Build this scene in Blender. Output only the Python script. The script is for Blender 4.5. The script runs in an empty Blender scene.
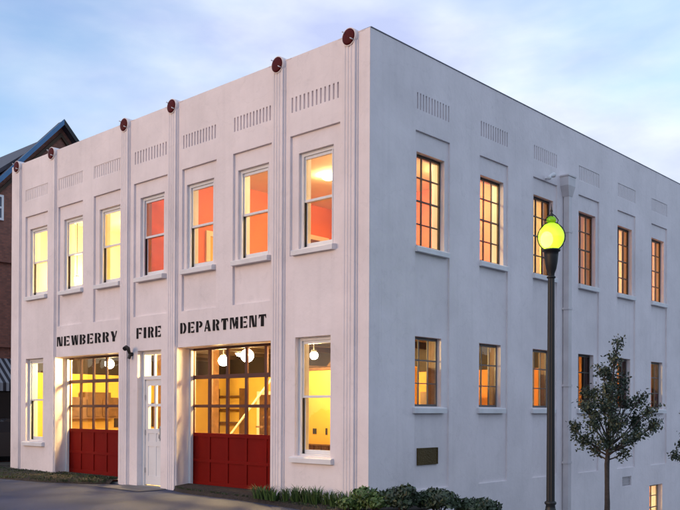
import bpy, math, random
from mathutils import Vector, Matrix
random.seed(7)
R = math.radians
scene = bpy.context.scene
COL = scene.collection

# ------------------------------------------------------------------ helpers
class MB:
    """collects polygons, linked as one mesh object"""
    def __init__(s): s.v = []; s.f = []; s.sm = []
    def poly(s, pts, smooth=False):
        b = len(s.v); s.v += [tuple(p) for p in pts]; s.f.append(tuple(range(b, b+len(pts)))); s.sm.append(smooth)
    def grid(s, rows, closed=False, smooth=True):
        b = len(s.v); n = len(rows[0])
        for r in rows: s.v += [tuple(p) for p in r]
        for i in range(len(rows)-1):
            for j in range(n if closed else n-1):
                k = (j+1) % n
                s.f.append((b+i*n+j, b+i*n+k, b+(i+1)*n+k, b+(i+1)*n+j)); s.sm.append(smooth)
    def box(s, x0, x1, y0, y1, z0, z1, M=None):
        p = [(x0,y0,z0),(x1,y0,z0),(x1,y1,z0),(x0,y1,z0),(x0,y0,z1),(x1,y0,z1),(x1,y1,z1),(x0,y1,z1)]
        if M is not None: p = [tuple(M @ Vector(q)) for q in p]
        b = len(s.v); s.v += p
        for f in ((3,2,1,0),(4,5,6,7),(0,1,5,4),(1,2,6,5),(2,3,7,6),(3,0,4,7)):
            s.f.append(tuple(b+i for i in f)); s.sm.append(False)
        return s
    def prism(s, prof, axis, a, b, smooth=False):
        """prof: closed 2D profile; axis 'y' -> profile is (x,z) extruded a..b in y; 'z' -> (x,y); 'x' -> (y,z)"""
        def P(q, t):
            if axis == 'y': return (q[0], t, q[1])
            if axis == 'z': return (q[0], q[1], t)
            return (t, q[0], q[1])
        n = len(prof); k = len(s.v)
        s.v += [P(q, a) for q in prof] + [P(q, b) for q in prof]
        for i in range(n):
            j = (i+1) % n; s.f.append((k+i, k+j, k+n+j, k+n+i)); s.sm.append(smooth)
        s.f.append(tuple(k+i for i in range(n))[::-1]); s.sm.append(False)
        s.f.append(tuple(k+n+i for i in range(n))); s.sm.append(False)
        return s
    def lathe(s, prof, c=(0,0,0), n=20, smooth=True):
        rows = [[(c[0]+r*math.cos(2*math.pi*j/n), c[1]+r*math.sin(2*math.pi*j/n), c[2]+z) for j in range(n)] for r, z in prof]
        s.grid(rows, True, smooth); return s
    def sphere(s, c, r, n=16, m=10, sq=(1,1,1)):
        rows = []
        for i in range(m+1):
            a = -math.pi/2 + math.pi*i/m; rr = max(math.cos(a), 1e-3)*r
            rows.append([(c[0]+sq[0]*rr*math.cos(2*math.pi*j/n), c[1]+sq[1]*rr*math.sin(2*math.pi*j/n), c[2]+sq[2]*r*math.sin(a)) for j in range(n)])
        s.grid(rows, True); return s
    def tube(s, pts, rad, n=8, cap=True):
        pts = [Vector(p) for p in pts]
        if not hasattr(rad, '__len__'): rad = [rad]*len(pts)
        rows = []
        ref = Vector((0.13, 0.31, 0.94))
        for i, p in enumerate(pts):
            d = (pts[min(i+1, len(pts)-1)]-pts[max(i-1, 0)]).normalized()
            if abs(d.dot(ref)) > .95: ref2 = Vector((1, 0.1, 0))
            else: ref2 = ref
            a = d.cross(ref2).normalized(); b = d.cross(a).normalized()
            rows.append([tuple(p+(a*math.cos(2*math.pi*j/n)+b*math.sin(2*math.pi*j/n))*rad[i]) for j in range(n)])
        s.grid(rows, True)
        if cap:
            for r in (rows[0], rows[-1]): s.poly(r)
        return s
    def build(s, name, mat=None, parent=None, fix=True, loc=None):
        me = bpy.data.meshes.new(name); me.from_pydata(s.v, [], s.f)
        me.polygons.foreach_set('use_smooth', s.sm)
        if mat: me.materials.append(mat)
        if fix:
            import bmesh
            bm = bmesh.new(); bm.from_mesh(me); bmesh.ops.recalc_face_normals(bm, faces=bm.faces); bm.to_mesh(me); bm.free()
        me.update()
        o = bpy.data.objects.new(name, me); COL.objects.link(o)
        if parent: o.parent = parent
        if loc: o.location = loc
        return o

def tag(o, label=None, cat=None, group=None, kind=None):
    if label: o['label'] = label
    if cat: o['category'] = cat
    if group: o['group'] = group
    if kind: o['kind'] = kind
    return o
def empty(name, loc, label, cat, group=None, rz=0):
    o = bpy.data.objects.new(name, None); COL.objects.link(o); o.location = loc; o.rotation_euler = (0,0,rz)
    o.empty_display_size = .2
    return tag(o, label, cat, group)
def copy_tree(o, parent=None):
    c = o.copy(); COL.objects.link(c); c.parent = parent
    for ch in list(o.children): copy_tree(ch, c)
    return c

# ------------------------------------------------------------------ materials
def nodes(name):
    m = bpy.data.materials.new(name); m.use_nodes = True
    nt = m.node_tree; b = nt.nodes['Principled BSDF']
    return m, nt, b
def N(nt, t, **kw):
    n = nt.nodes.new(t)
    for k, v in kw.items(): setattr(n, k, v)
    return n
def mat(name, col, rough=.6, metal=0, var=.12, scale=3, bump=0, bscale=60, coat=0):
    m, nt, b = nodes(name)
    tc = N(nt, 'ShaderNodeTexCoord'); no = N(nt, 'ShaderNodeTexNoise'); no.inputs['Scale'].default_value = scale; no.inputs['Detail'].default_value = 6
    nt.links.new(tc.outputs['Object'], no.inputs['Vector'])
    mr = N(nt, 'ShaderNodeMapRange'); mr.inputs['From Min'].default_value = .3; mr.inputs['From Max'].default_value = .7
    mr.inputs['To Min'].default_value = 1-var; mr.inputs['To Max'].default_value = 1+var
    nt.links.new(no.outputs['Fac'], mr.inputs['Value'])
    mx = N(nt, 'ShaderNodeVectorMath', operation='SCALE'); mx.inputs[0].default_value = col
    nt.links.new(mr.outputs[0], mx.inputs['Scale']); nt.links.new(mx.outputs[0], b.inputs['Base Color'])
    b.inputs['Roughness'].default_value = rough; b.inputs['Metallic'].default_value = metal
    b.inputs['Coat Weight'].default_value = coat
    if bump:
        n2 = N(nt, 'ShaderNodeTexNoise'); n2.inputs['Scale'].default_value = bscale; n2.inputs['Detail'].default_value = 4
        nt.links.new(tc.outputs['Object'], n2.inputs['Vector'])
        bp = N(nt, 'ShaderNodeBump'); bp.inputs['Strength'].default_value = bump; bp.inputs['Distance'].default_value = .02
        nt.links.new(n2.outputs['Fac'], bp.inputs['Height']); nt.links.new(bp.outputs[0], b.inputs['Normal'])
    return m
def emis(name, col, s):
    m, nt, b = nodes(name); b.inputs['Base Color'].default_value = (.8,.8,.8,1)
    b.inputs['Emission Color'].default_value = (*col, 1); b.inputs['Emission Strength'].default_value = s
    return m

def stucco(name, base):
    """painted cement render: patches, vertical rain streaks, fine grain, softened edges"""
    m, nt, b = nodes(name); L = nt.links.new
    tc = N(nt, 'ShaderNodeTexCoord')
    n1 = N(nt, 'ShaderNodeTexNoise'); n1.inputs['Scale'].default_value = .8; n1.inputs['Detail'].default_value = 8; n1.inputs['Roughness'].default_value = .62
    L(tc.outputs['Object'], n1.inputs['Vector'])
    r1 = N(nt, 'ShaderNodeMapRange'); r1.inputs['From Min'].default_value = .35; r1.inputs['From Max'].default_value = .72; r1.inputs['To Min'].default_value = 1.05; r1.inputs['To Max'].default_value = .87
    L(n1.outputs['Fac'], r1.inputs['Value'])
    mp = N(nt, 'ShaderNodeMapping'); mp.inputs['Scale'].default_value = (5, 5, .22)
    L(tc.outputs['Object'], mp.inputs['Vector'])
    n2 = N(nt, 'ShaderNodeTexNoise'); n2.inputs['Scale'].default_value = 1.3; n2.inputs['Detail'].default_value = 5
    L(mp.outputs[0], n2.inputs['Vector'])
    r2 = N(nt, 'ShaderNodeMapRange'); r2.inputs['From Min'].default_value = .52; r2.inputs['From Max'].default_value = .8; r2.inputs['To Min'].default_value = 1; r2.inputs['To Max'].default_value = .94
    L(n2.outputs['Fac'], r2.inputs['Value'])
    n4 = N(nt, 'ShaderNodeTexNoise'); n4.inputs['Scale'].default_value = 3.6; n4.inputs['Detail'].default_value = 9; n4.inputs['Roughness'].default_value = .7; n4.inputs['Distortion'].default_value = .8
    L(tc.outputs['Object'], n4.inputs['Vector'])
    r4 = N(nt, 'ShaderNodeMapRange'); r4.inputs['From Min'].default_value = .56; r4.inputs['From Max'].default_value = .76; r4.inputs['To Min'].default_value = 1; r4.inputs['To Max'].default_value = .89
    L(n4.outputs['Fac'], r4.inputs['Value'])
    vo = N(nt, 'ShaderNodeTexVoronoi', feature='DISTANCE_TO_EDGE'); vo.inputs['Scale'].default_value = .55
    wp = N(nt, 'ShaderNodeVectorMath', operation='ADD'); L(n1.outputs['Color'], wp.inputs[0]); L(tc.outputs['Object'], wp.inputs[1]); L(wp.outputs[0], vo.inputs['Vector'])
    rv = N(nt, 'ShaderNodeMapRange'); rv.inputs['From Max'].default_value = .004; rv.inputs['To Min'].default_value = .93; L(vo.outputs['Distance'], rv.inputs['Value'])
    m0 = N(nt, 'ShaderNodeMath', operation='MULTIPLY'); L(r4.outputs[0], m0.inputs[0]); L(rv.outputs[0], m0.inputs[1])
    m1 = N(nt, 'ShaderNodeMath', operation='MULTIPLY'); L(r1.outputs[0], m1.inputs[0]); L(m0.outputs[0], m1.inputs[1])
    mu = N(nt, 'ShaderNodeMath', operation='MULTIPLY'); L(m1.outputs[0], mu.inputs[0]); L(r2.outputs[0], mu.inputs[1])
    sc = N(nt, 'ShaderNodeVectorMath', operation='SCALE'); sc.inputs[0].default_value = base; L(mu.outputs[0], sc.inputs['Scale'])
    L(sc.outputs[0], b.inputs['Base Color']); b.inputs['Roughness'].default_value = .62
    bv = N(nt, 'ShaderNodeBevel'); bv.samples = 4; bv.inputs['Radius'].default_value = .012
    n3 = N(nt, 'ShaderNodeTexNoise'); n3.inputs['Scale'].default_value = 14; n3.inputs['Detail'].default_value = 8
    L(tc.outputs['Object'], n3.inputs['Vector'])
    bp = N(nt, 'ShaderNodeBump'); bp.inputs['Strength'].default_value = .22; bp.inputs['Distance'].default_value = .02
    L(n3.outputs['Fac'], bp.inputs['Height']); L(bv.outputs[0], bp.inputs['Normal']); L(bp.outputs[0], b.inputs['Normal'])
    return m

M_WALL = stucco('painted_stucco', (.81, .735, .745))
M_TRIM = mat('white_woodwork', (.74, .74, .76), .45, var=.05)
M_SILL = mat('white_sill_paint', (.72, .70, .71), .5, var=.08)
M_STEEL = mat('dark_bronze_steel', (.045, .035, .03), .4, .3)
M_STEEL2 = mat('grey_painted_steel', (.13, .12, .12), .4, .2)
M_RED = mat('fire_engine_red_paint', (.17, .006, .004), .6, var=.15, scale=1.2, bump=.12, bscale=25); M_RED.node_tree.nodes['Principled BSDF'].inputs['Specular IOR Level'].default_value = .08
M_REDD = mat('red_paint_in_silhouette', (.065, .008, .005), .5)  # door red darkened so the bars read as silhouettes against lit panes
M_MAROON = mat('maroon_lens', (.075, .003, .005), .6); M_MAROON.node_tree.nodes['Principled BSDF'].inputs['Specular IOR Level'].default_value = .15
M_BLACK = mat('black_paint', (.008, .008, .009), .5, bump=.1, bscale=40)
M_LETTER = mat('black_letter_metal', (.010, .008, .009), .7); M_LETTER.node_tree.nodes['Principled BSDF'].inputs['Specular IOR Level'].default_value = .15
M_BRONZE = mat('bronze_plaque', (.10, .065, .02), .42, .6, bump=.5, bscale=45)
M_CHROME = mat('brushed_metal', (.55, .55, .56), .3, .9)
M_FLASH = mat('dark_metal_flashing', (.12, .12, .16), .45, .5)
M_ROOF = mat('roof_membrane', (.18, .18, .19), .9)
M_PIPE = mat('downspout_paint', (.60, .55, .56), .4, var=.1)
M_YEL = mat('yellow_room_paint', (.76, .47, .08), .8, var=.06)
M_PALE = mat('pale_yellow_room_paint', (.80, .66, .32), .8, var=.05)
M_CREAM = mat('cream_ceiling_paint', (.82, .74, .52), .8, var=.04)
M_ORG = mat('orange_room_paint', (.74, .20, .055), .8, var=.1, scale=1.5)
M_CORAL = mat('coral_room_paint', (.74, .20, .12), .8, var=.06)
M_BROWN = mat('dark_timber_ceiling', (.048, .024, .010), .7, var=.3, scale=4)
M_WOOD = mat('oak_wainscot', (.13, .06, .022), .55, var=.3, scale=6)
M_FLOOR = mat('interior_floor', (.25, .18, .12), .5)
M_PEACH = mat('peach_room_paint', (.8, .5, .3), .8, var=.06)
M_LAMP = emis('lit_opal_globe', (1, .68, .27), 1100)
M_LAMPC = emis('lit_ceiling_light', (1, .70, .31), 260)
M_BULB = emis('street_lamp_bulb', (.9, 1, .55), 9.5)

def glass():
    m, nt, b = nodes('window_glass'); L = nt.links.new
    tr = N(nt, 'ShaderNodeBsdfTransparent'); tr.inputs['Color'].default_value = (.93, .94, .93, 1)
    gl = N(nt, 'ShaderNodeBsdfGlossy'); gl.inputs['Roughness'].default_value = .01; gl.inputs['Color'].default_value = (.75,.75,.8,1)
    fr = N(nt, 'ShaderNodeFresnel'); fr.inputs['IOR'].default_value = 1.5
    tc = N(nt, 'ShaderNodeTexCoord'); no = N(nt, 'ShaderNodeTexNoise'); no.inputs['Scale'].default_value = 2.2
    L(tc.outputs['Object'], no.inputs['Vector'])
    bp = N(nt, 'ShaderNodeBump'); bp.inputs['Strength'].default_value = .06; bp.inputs['Distance'].default_value = .05
    L(no.outputs['Fac'], bp.inputs['Height']); L(bp.outputs[0], gl.inputs['Normal'])
    mx = N(nt, 'ShaderNodeMixShader'); L(fr.outputs[0], mx.inputs[0]); L(tr.outputs[0], mx.inputs[1]); L(gl.outputs[0], mx.inputs[2])
    L(mx.outputs[0], nt.nodes['Material Output'].inputs['Surface'])
    return m
M_GLASS = glass()
def cloth(name, col, t=.6):
    m, nt, b = nodes(name); L = nt.links.new
    d = N(nt, 'ShaderNodeBsdfDiffuse'); d.inputs['Color'].default_value = (*col, 1)
    t_ = N(nt, 'ShaderNodeBsdfTranslucent'); t_.inputs['Color'].default_value = (*col, 1)
    mx = N(nt, 'ShaderNodeMixShader'); mx.inputs[0].default_value = t
    L(d.outputs[0], mx.inputs[1]); L(t_.outputs[0], mx.inputs[2]); L(mx.outputs[0], nt.nodes['Material Output'].inputs['Surface'])
    return m
M_CURT = cloth('peach_curtain', (.85, .6, .42))
M_CURTO = cloth('orange_curtain', (.62, .26, .06), .5)
M_CURTY = cloth('yellow_curtain', (.85, .75, .42))
def lampglass():
    m, nt, b = nodes('green_lamp_glass'); L = nt.links.new
    t_ = N(nt, 'ShaderNodeBsdfTranslucent'); t_.inputs['Color'].default_value = (.54, .82, .06, 1)
    tr = N(nt, 'ShaderNodeBsdfTransparent'); tr.inputs['Color'].default_value = (.75, .95, .25, 1)
    gl = N(nt, 'ShaderNodeBsdfGlossy'); gl.inputs['Roughness'].default_value = .15
    m1 = N(nt, 'ShaderNodeMixShader'); m1.inputs[0].default_value = .2; L(t_.outputs[0], m1.inputs[1]); L(tr.outputs[0], m1.inputs[2])
    m2 = N(nt, 'ShaderNodeMixShader'); m2.inputs[0].default_value = .05; L(m1.outputs[0], m2.inputs[1]); L(gl.outputs[0], m2.inputs[2])
    L(m2.outputs[0], nt.nodes['Material Output'].inputs['Surface'])
    return m
M_LGLASS = lampglass()
def brick():
    m, nt, b = nodes('brown_brick'); L = nt.links.new
    tc = N(nt, 'ShaderNodeTexCoord'); mp = N(nt, 'ShaderNodeMapping'); mp.inputs['Rotation'].default_value = (R(90), 0, R(90))
    se = N(nt, 'ShaderNodeSeparateXYZ'); cb = N(nt, 'ShaderNodeCombineXYZ')
    ad = N(nt, 'ShaderNodeMath', operation='ADD')
    L(tc.outputs['Object'], se.inputs[0]); L(se.outputs[0], ad.inputs[0]); L(se.outputs[1], ad.inputs[1]); L(ad.outputs[0], cb.inputs[0]); L(se.outputs[2], cb.inputs[1])
    br = N(nt, 'ShaderNodeTexBrick'); br.inputs['Scale'].default_value = 4.4; br.inputs['Mortar Size'].default_value = .018
    br.inputs['Color1'].default_value = (.28, .11, .075, 1); br.inputs['Color2'].default_value = (.18, .075, .055, 1); br.inputs['Mortar'].default_value = (.14, .10, .09, 1)
    L(cb.outputs[0], br.inputs['Vector']); L(br.outputs['Color'], b.inputs['Base Color']); b.inputs['Roughness'].default_value = .85
    bp = N(nt, 'ShaderNodeBump'); bp.inputs['Strength'].default_value = .5; bp.inputs['Distance'].default_value = .01; bp.invert = True
    L(br.outputs['Fac'], bp.inputs['Height']); L(bp.outputs[0], b.inputs['Normal'])
    return m
M_BRICK = brick()
M_BROOF = mat('dark_slate_roof', (.05, .045, .06), .55, var=.3, scale=5)
M_BARGE = mat('blue_barge_board', (.05, .16, .33), .4)
def foliage(name, col, var=.5):
    m, nt, b = nodes(name); L = nt.links.new
    gi = N(nt, 'ShaderNodeNewGeometry')
    mr = N(nt, 'ShaderNodeMapRange'); mr.inputs['To Min'].default_value = 1-var; mr.inputs['To Max'].default_value = 1+var
    L(gi.outputs['Random Per Island'], mr.inputs['Value'])
    sc = N(nt, 'ShaderNodeVectorMath', operation='SCALE'); sc.inputs[0].default_value = col; L(mr.outputs[0], sc.inputs['Scale'])
    L(sc.outputs[0], b.inputs['Base Color']); b.inputs['Roughness'].default_value = .5
    return m
M_LEAF = foliage('dark_tree_leaf', (.036, .055, .034))
M_BUSH = foliage('dark_bush_leaf', (.030, .050, .022))
M_BUSHY = foliage('light_bush_leaf', (.08, .13, .03))
M_TUFT = foliage('strap_leaf', (.05, .10, .025))
M_BARK = mat('young_bark', (.05, .04, .035), .9, var=.3, scale=20, bump=.5, bscale=60)
M_GRASS = foliage('short_grass_blade', (.032, .055, .018))
M_MULCH = mat('dark_mulch', (.03, .022, .018), .95, var=.5, scale=18, bump=1, bscale=40)

# ------------------------------------------------------------------ relief walls (rectangles with depths)
def relief(name, rects, u0, u1, z0, z1, T, P, m, parent):
    """rects: (ua, ub, za, zb, depth) painted in order; depth None = hole. P(u, z, d) -> point, d grows inwards."""
    us = sorted({u0, u1, *[min(max(r[i], u0), u1) for r in rects for i in (0, 1)]})
    zs = sorted({z0, z1, *[min(max(r[i], z0), z1) for r in rects for i in (2, 3)]})
    # split long spans so that the mesh stays well shaped
    nu, nz = len(us)-1, len(zs)-1
    D = [[0.0]*nz for _ in range(nu)]
    for i in range(nu):
        uc = (us[i]+us[i+1])/2
        for (a, b, c, d, dep) in rects:
            if a < uc < b:
                for j in range(nz):
                    if c < (zs[j]+zs[j+1])/2 < d: D[i][j] = dep
    v = {}; V = []; F = []
    def vid(u, z, d):
        k = (round(u, 4), round(z, 4), round(d, 4))
        if k not in v: v[k] = len(V); V.append(P(u, z, d))
        return v[k]
    def q(a, b, c, d): F.append((vid(*a), vid(*b), vid(*c), vid(*d)))
    for i in range(nu):
        for j in range(nz):
            d = D[i][j]; a, b, c, e = us[i], us[i+1], zs[j], zs[j+1]
            if d is not None:
                q((a,c,d),(b,c,d),(b,e,d),(a,e,d)); q((a,c,T),(a,e,T),(b,e,T),(b,c,T))
            for (di, dj) in ((1,0),(0,1)):
                ii, jj = i+di, j+dj
                if ii < nu and jj < nz:
                    d2 = D[ii][jj]; x = T if d is None else d; y = T if d2 is None else d2
                    if x != y:
                        if di: q((b,c,x),(b,e,x),(b,e,y),(b,c,y))
                        else: q((a,e,x),(b,e,x),(b,e,y),(a,e,y))
    for j in range(nz):
        for (i, u) in ((0, u0), (nu-1, u1)):
            d = D[i][j]
            if d is not None: q((u,zs[j],d),(u,zs[j+1],d),(u,zs[j+1],T),(u,zs[j],T))
    for i in range(nu):
        for (j, z) in ((0, z0), (nz-1, z1)):
            d = D[i][j]
            if d is not None: q((us[i],z,d),(us[i+1],z,d),(us[i+1],z,T),(us[i],z,T))
    mb = MB(); mb.v = V; mb.f = F; mb.sm = [False]*len(F)
    return mb.build(name, m, parent)

T = .32
H = 8.0
BL = -12.40          # left end of the front
SL = 19.5            # length of the side
station = empty('fire_station', (0,0,0), 'white two-storey stuccoed fire station with fluted pilasters and two red garage doors', 'building')

# front bays: opening (x0, x1), recess (x0, x1)
FW = [((-11.50,-10.63),(-11.66,-10.53)), ((-9.82,-8.95),(-10.02,-8.90)), ((-8.24,-7.37),(-8.42,-7.32)), ((-6.61,-5.74),(-6.80,-5.58)),
      ((-4.97,-4.10),(-5.07,-3.97)), ((-3.37,-2.50),(-3.47,-2.38)), ((-1.71,-.86),(-1.89,-.67))]
RD = .045            # recess depth
G1 = (-10.20, -7.36); G2 = (-5.24, -2.38); DO = (-6.63, -5.77)
rects = []
for k, ((a, b), (c, d)) in enumerate(FW):
    zb = 3.67 if k in (1, 2, 3, 4, 5) else 4.42
    if k in (0, 6): rects.append((c, d, zb, 6.58, RD))
    else: rects.append((c, d, zb, 6.58, RD))
    if k >= 3:
        n = 12
        for i in range(n):
            x = c + (d-c)*(i+.5)/n; rects.append((x-.018, x+.018, 7.0, 7.27, .04))
    else:
        rects.append((c, d, 6.98, 7.27, .006))
        for i in range(12):
            x = c + (d-c)*(i+.5)/12; rects.append((x-.016, x+.016, 7.0, 7.25, .016 if k == 2 else .012))
    rects.append((a, b, 4.53, 6.25, None))
rects += [(-11.60,-10.72, .84, 2.93, None), (-1.74,-.87,.84,2.95,None)]
rects += [(G1[0],G1[1],-.5,2.92,None),(G2[0],G2[1],-.5,2.93,None),(DO[0],DO[1],-.5,2.92,None)]
relief('front_wall', rects, BL, 0, -.5, H, T, lambda u, z, d: (u, d, z), M_WALL, station)

SW = [(1.25+2.02*k) for k in range(9)]
rects = []
for k, y in enumerate(SW):
    w = 1.02
    rects.append((y-.01, y+w, .25, 6.60, .035))
    n = 12
    if k < 3:
        for i in range(n):
            u = y + w*(i+.5)/n; rects.append((u-.017, u+.017, 6.98, 7.27, .035 if k < 2 else .02))
    else:
        rects.append((y, y+w, 6.93, 7.26, .006))
        for i in range(n):
            u = y + w*(i+.5)/n; rects.append((u-.014, u+.014, 6.94, 7.25, .014))
    rects.append((y+.06, y+.90, 4.58, 6.24, None))
    rects.append((y, y+.82, 1.73, 2.97, None))
rects += [(11.27, 12.10, -1.5, -.28, None), (15.3, 16.13, -1.5, -.28, None), (9.63, 10.15, -.21, .03, .06)]
relief('side_wall', rects, T, SL, -3.2, H, T, lambda u, z, d: (-d, u, z), M_WALL, station)
mb = MB(); mb.box(BL, BL+T, T, SL, -.5, H); mb.box(BL+T, -T, SL-T, SL, -3.2, H); mb.build('rear_wall', M_WALL, station)
MB().box(BL+T, -T, T, SL-T, 7.35, 7.55).build('roof', M_ROOF, station)
# thin coping
mb = MB(); mb.box(-T-.02, .010, .012, SL+.02, H, H+.014); mb.build('coping', M_FLASH, station)
mb = MB(); mb.box(-.02, .006, T, 1.0, -.6, -.2)

# ------------------------------------------------------------------ pilasters with round caps
PX = [-12.03, -10.26, -7.10, -5.36, -2.17, -.42]
for i, c in enumerate(PX):
    hw = .165
    prof = [(-hw, .02), (-hw, -.022)]
    st = -.125
    fd = .014 if i >= 3 else (.010 if i == 2 else .004)
    pj = .058 if i >= 2 else .048
    prof += [(-.135, -.022), (-.135, -pj)]
    for k in range(3):                      # three rounded grooves between four reeds
        g0 = -.088 + k*.068
        for t in range(0, 7):
            a = math.pi*t/6; prof.append((g0+.02-.02*math.cos(a), -pj+fd*math.sin(a)))
    prof += [(.135, -pj), (.135, -.022), (hw, -.022), (hw, .02)]
    p = MB().prism([(c+x, y) for x, y in prof], 'z', -.3, 7.86).build('pilaster', M_WALL, station)
    # rounded head running back through the parapet, with concave shoulders
    hp = []
    n = 24
    Rr = .155
    for t in range(n+1):
        dx = -.30 + .60*t/n
        a = abs(dx)
        if a < .135: z = 7.935 + math.sqrt(Rr*Rr-a*a)
        else:
            e = (a-.135)/(.165); z = 8.0 + (7.935+math.sqrt(Rr*Rr-.135**2)-8.0+.0)*(1-e)**2
        hp.append((max(dx+c, BL+.001) if i == 0 else dx+c, z))
    hp = [(hp[0][0], 7.985)] + hp + [(hp[-1][0], 7.985)]
    MB().prism(hp, 'y', -.0035, T+.004).build('shoulder', M_WALL, p)
    ring = []
    for t in range(25):
        a = 2*math.pi*t/24; ring.append((c+.153*math.cos(a), 7.935+.153*math.sin(a)))
    MB().prism(ring[:-1], 'y', -.070, .05, True).build('round_cap', M_WALL, p)
    lens = MB()
    rows = []
    for r_, y_ in ((.136, -.071), (.136, -.078), (.11, -.088), (.06, -.094), (.002, -.096)):
        rows.append([(c+r_*math.cos(2*math.pi*t/24), y_, 7.935+r_*math.sin(2*math.pi*t/24)) for t in range(24)])
    lens.grid(rows, True); lens.build('emblem_lens', M_MAROON, p)
    for a in (R(135), R(-35)):
        x, z = c+.125*math.cos(a), 7.935+.125*math.sin(a)
        cl = MB(); cl.tube([(x, -.08, z), (x, -.125, z)], .008, 6); cl.sphere((x, -.128, z), .012, 8, 6)
        cl.tube([(x, -.118, z), (x-.04*math.cos(a), -.118, z-.04*math.sin(a))], .006, 6)
        cl.build('clip', M_TRIM, p)

# ------------------------------------------------------------------ front sash windows
def sash_window(x0, x1, z0, z1, parent, lower=False):
    w = x1-x0; D = .10
    f = MB()
    f.box(x0, x0+.055, D, T-.02, z0, z1); f.box(x1-.055, x1, D, T-.02, z0, z1); f.box(x0+.055, x1-.055, D, T-.02, z1-.06, z1); f.box(x0+.055, x1-.055, D, T-.02, z0, z0+.035)
    # inner stop bead
    f.box(x0+.055, x0+.075, D-.012, D+.02, z0+.035, z1-.06); f.box(x1-.075, x1-.055, D-.012, D+.02, z0+.035, z1-.06)
    fr = f.build('window', M_TRIM, parent)
    zm = (z0+z1)/2
    a, b = x0+.057, x1-.057
    u = MB(); y0, y1 = D+.025, D+.062
    u.box(a, a+.045, y0, y1, zm-.02, z1-.062); u.box(b-.045, b, y0, y1, zm-.02, z1-.062); u.box(a+.045, b-.045, y0, y1, z1-.115, z1-.062); u.box(a+.045, b-.045, y0, y1, zm-.02, zm+.022)
    us = u.build('upper_sash', M_TRIM, fr)
    l = MB(); y2, y3 = D+.066, D+.103
    l.box(a, a+.045, y2, y3, z0+.037, zm+.018); l.box(b-.045, b, y2, y3, z0+.037, zm+.018); l.box(a+.045, b-.045, y2, y3, z0+.037, z0+.11); l.box(a+.045, b-.045, y2, y3, zm-.02, zm+.018)
    l.build('lower_sash', M_TRIM, fr)
    s = MB(); s.box(a, a+.030, D+.026, D+.064, z0+.04, zm-.022); s.build('dark_screen_edge', M_BLACK, fr)
    g = MB(); g.poly([(a+.04, y0+.018, zm+.02), (b-.04, y0+.018, zm+.02), (b-.04, y0+.018, z1-.11), (a+.04, y0+.018, z1-.11)])
    g.poly([(a+.04, y2+.018, z0+.10), (b-.04, y2+.018, z0+.10), (b-.04, y2+.018, zm-.015), (a+.04, y2+.018, zm-.015)])
    g.build('pane', M_GLASS, fr, fix=False)
    si = MB(); si.prism([(-.075, z0-.115), (-.075, z0-.035), (-.06, z0-.022), (D, z0-.001), (D, z0-.115)], 'x', x0-.08, x1+.08)
    si.build('sill', M_SILL, fr)
    return fr
for k, ((a, b), _) in enumerate(FW): sash_window(a, b, 4.53, 6.25, station)
sash_window(-11.60, -10.72, .84, 2.93, station); sash_window(-1.74, -.87, .84, 2.95, station)

# ------------------------------------------------------------------ side steel casements
def steel_window(y0, y1, z0, z1, rows, parent, m, bar=.026, d=.13, sill=True, cols=3):
    f = MB()
    X0, X1 = -d-.035, -d
    f.box(X0, X1, y0, y0+.04, z0, z1); f.box(X0, X1, y1-.04, y1, z0, z1); f.box(X0, X1, y0+.04, y1-.04, z0, z0+.04); f.box(X0, X1, y0+.04, y1-.04, z1-.05, z1)
    fr = f.build('window', m, parent)
    g = MB()
    for i in range(1, cols):
        y = y0+(y1-y0)*i/cols; g.box(X0+.004, X1-.004, y-bar/2, y+bar/2, z0+.04, z1-.05)
    for j in range(1, rows):
        z = z0+(z1-z0)*j/rows; t = bar*.7 if j != 2 else bar
        g.box(X0+.002, X1+.004, y0+.04, y1-.04, z-t/2, z+t/2)
    g.build('glazing_bar', m, fr)
    # hinged vent bar standing slightly open towards the room edge
    p = MB(); p.poly([(X0+.018, y0+.03, z0+.03), (X0+.018, y1-.03, z0+.03), (X0+.018, y1-.03, z1-.03), (X0+.018, y0+.03, z1-.03)]); p.build('pane', M_GLASS, fr, fix=False)
    if rows == 3:
        for q in (y0, y1-.014): MB().box(-T-.012, X0-.003, q, q+.014, z0, z1).build('jamb_lining', M_WOOD, fr)  # wood lining added to darken the bright inner reveal of lower windows
    if sill:
        s = MB(); s.prism([(.055, z0-.12), (.055, z0-.035), (.04, z0-.02), (-d-.03, z0-.001), (-d-.03, z0-.12)], 'y', y0-.07, y1+.07)
        s.build('sill', M_SILL, fr)
    return fr
for k, y in enumerate(SW):
    steel_window(y+.06, y+.90, 4.58, 6.24, 4, station, M_STEEL)
    steel_window(y, y+.82, 1.73, 2.97, 3, station, M_STEEL2 if k != 3 else M_STEEL, .024)
steel_window(11.27, 12.10, -1.5, -.28, 4, station, M_STEEL2, sill=False, cols=2); steel_window(15.3, 16.13, -1.5, -.28, 4, station, M_STEEL2, sill=False, cols=2)

# side details
v = MB(); v.box(-.055, -.02, 9.63, 9.655, -.21, .03); v.box(-.055, -.02, 10.125, 10.15, -.21, .03); v.box(-.055, -.02, 9.655, 10.125, .005, .03); v.box(-.055, -.02, 9.655, 10.125, -.21, -.185)
for i in range(4): v.box(-.05, -.028, 9.655, 10.125, -.17+i*.045, -.15+i*.045)
tag(v.build('vent_grille', M_PIPE, station))
pl = MB(); pl.box(-.034, -.012, 1.345, 1.945, .69, .99); q = pl.build('plaque', M_BRONZE, station)
pf = MB()
for (a, b, c, d) in ((1.345,1.945,.975,.99),(1.345,1.945,.69,.705),(1.345,1.36,.705,.975),(1.93,1.945,.705,.975)): pf.box(-.012, -.004, a, b, c, d)
pf.build('plaque_rim', M_BRONZE, q)
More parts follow.
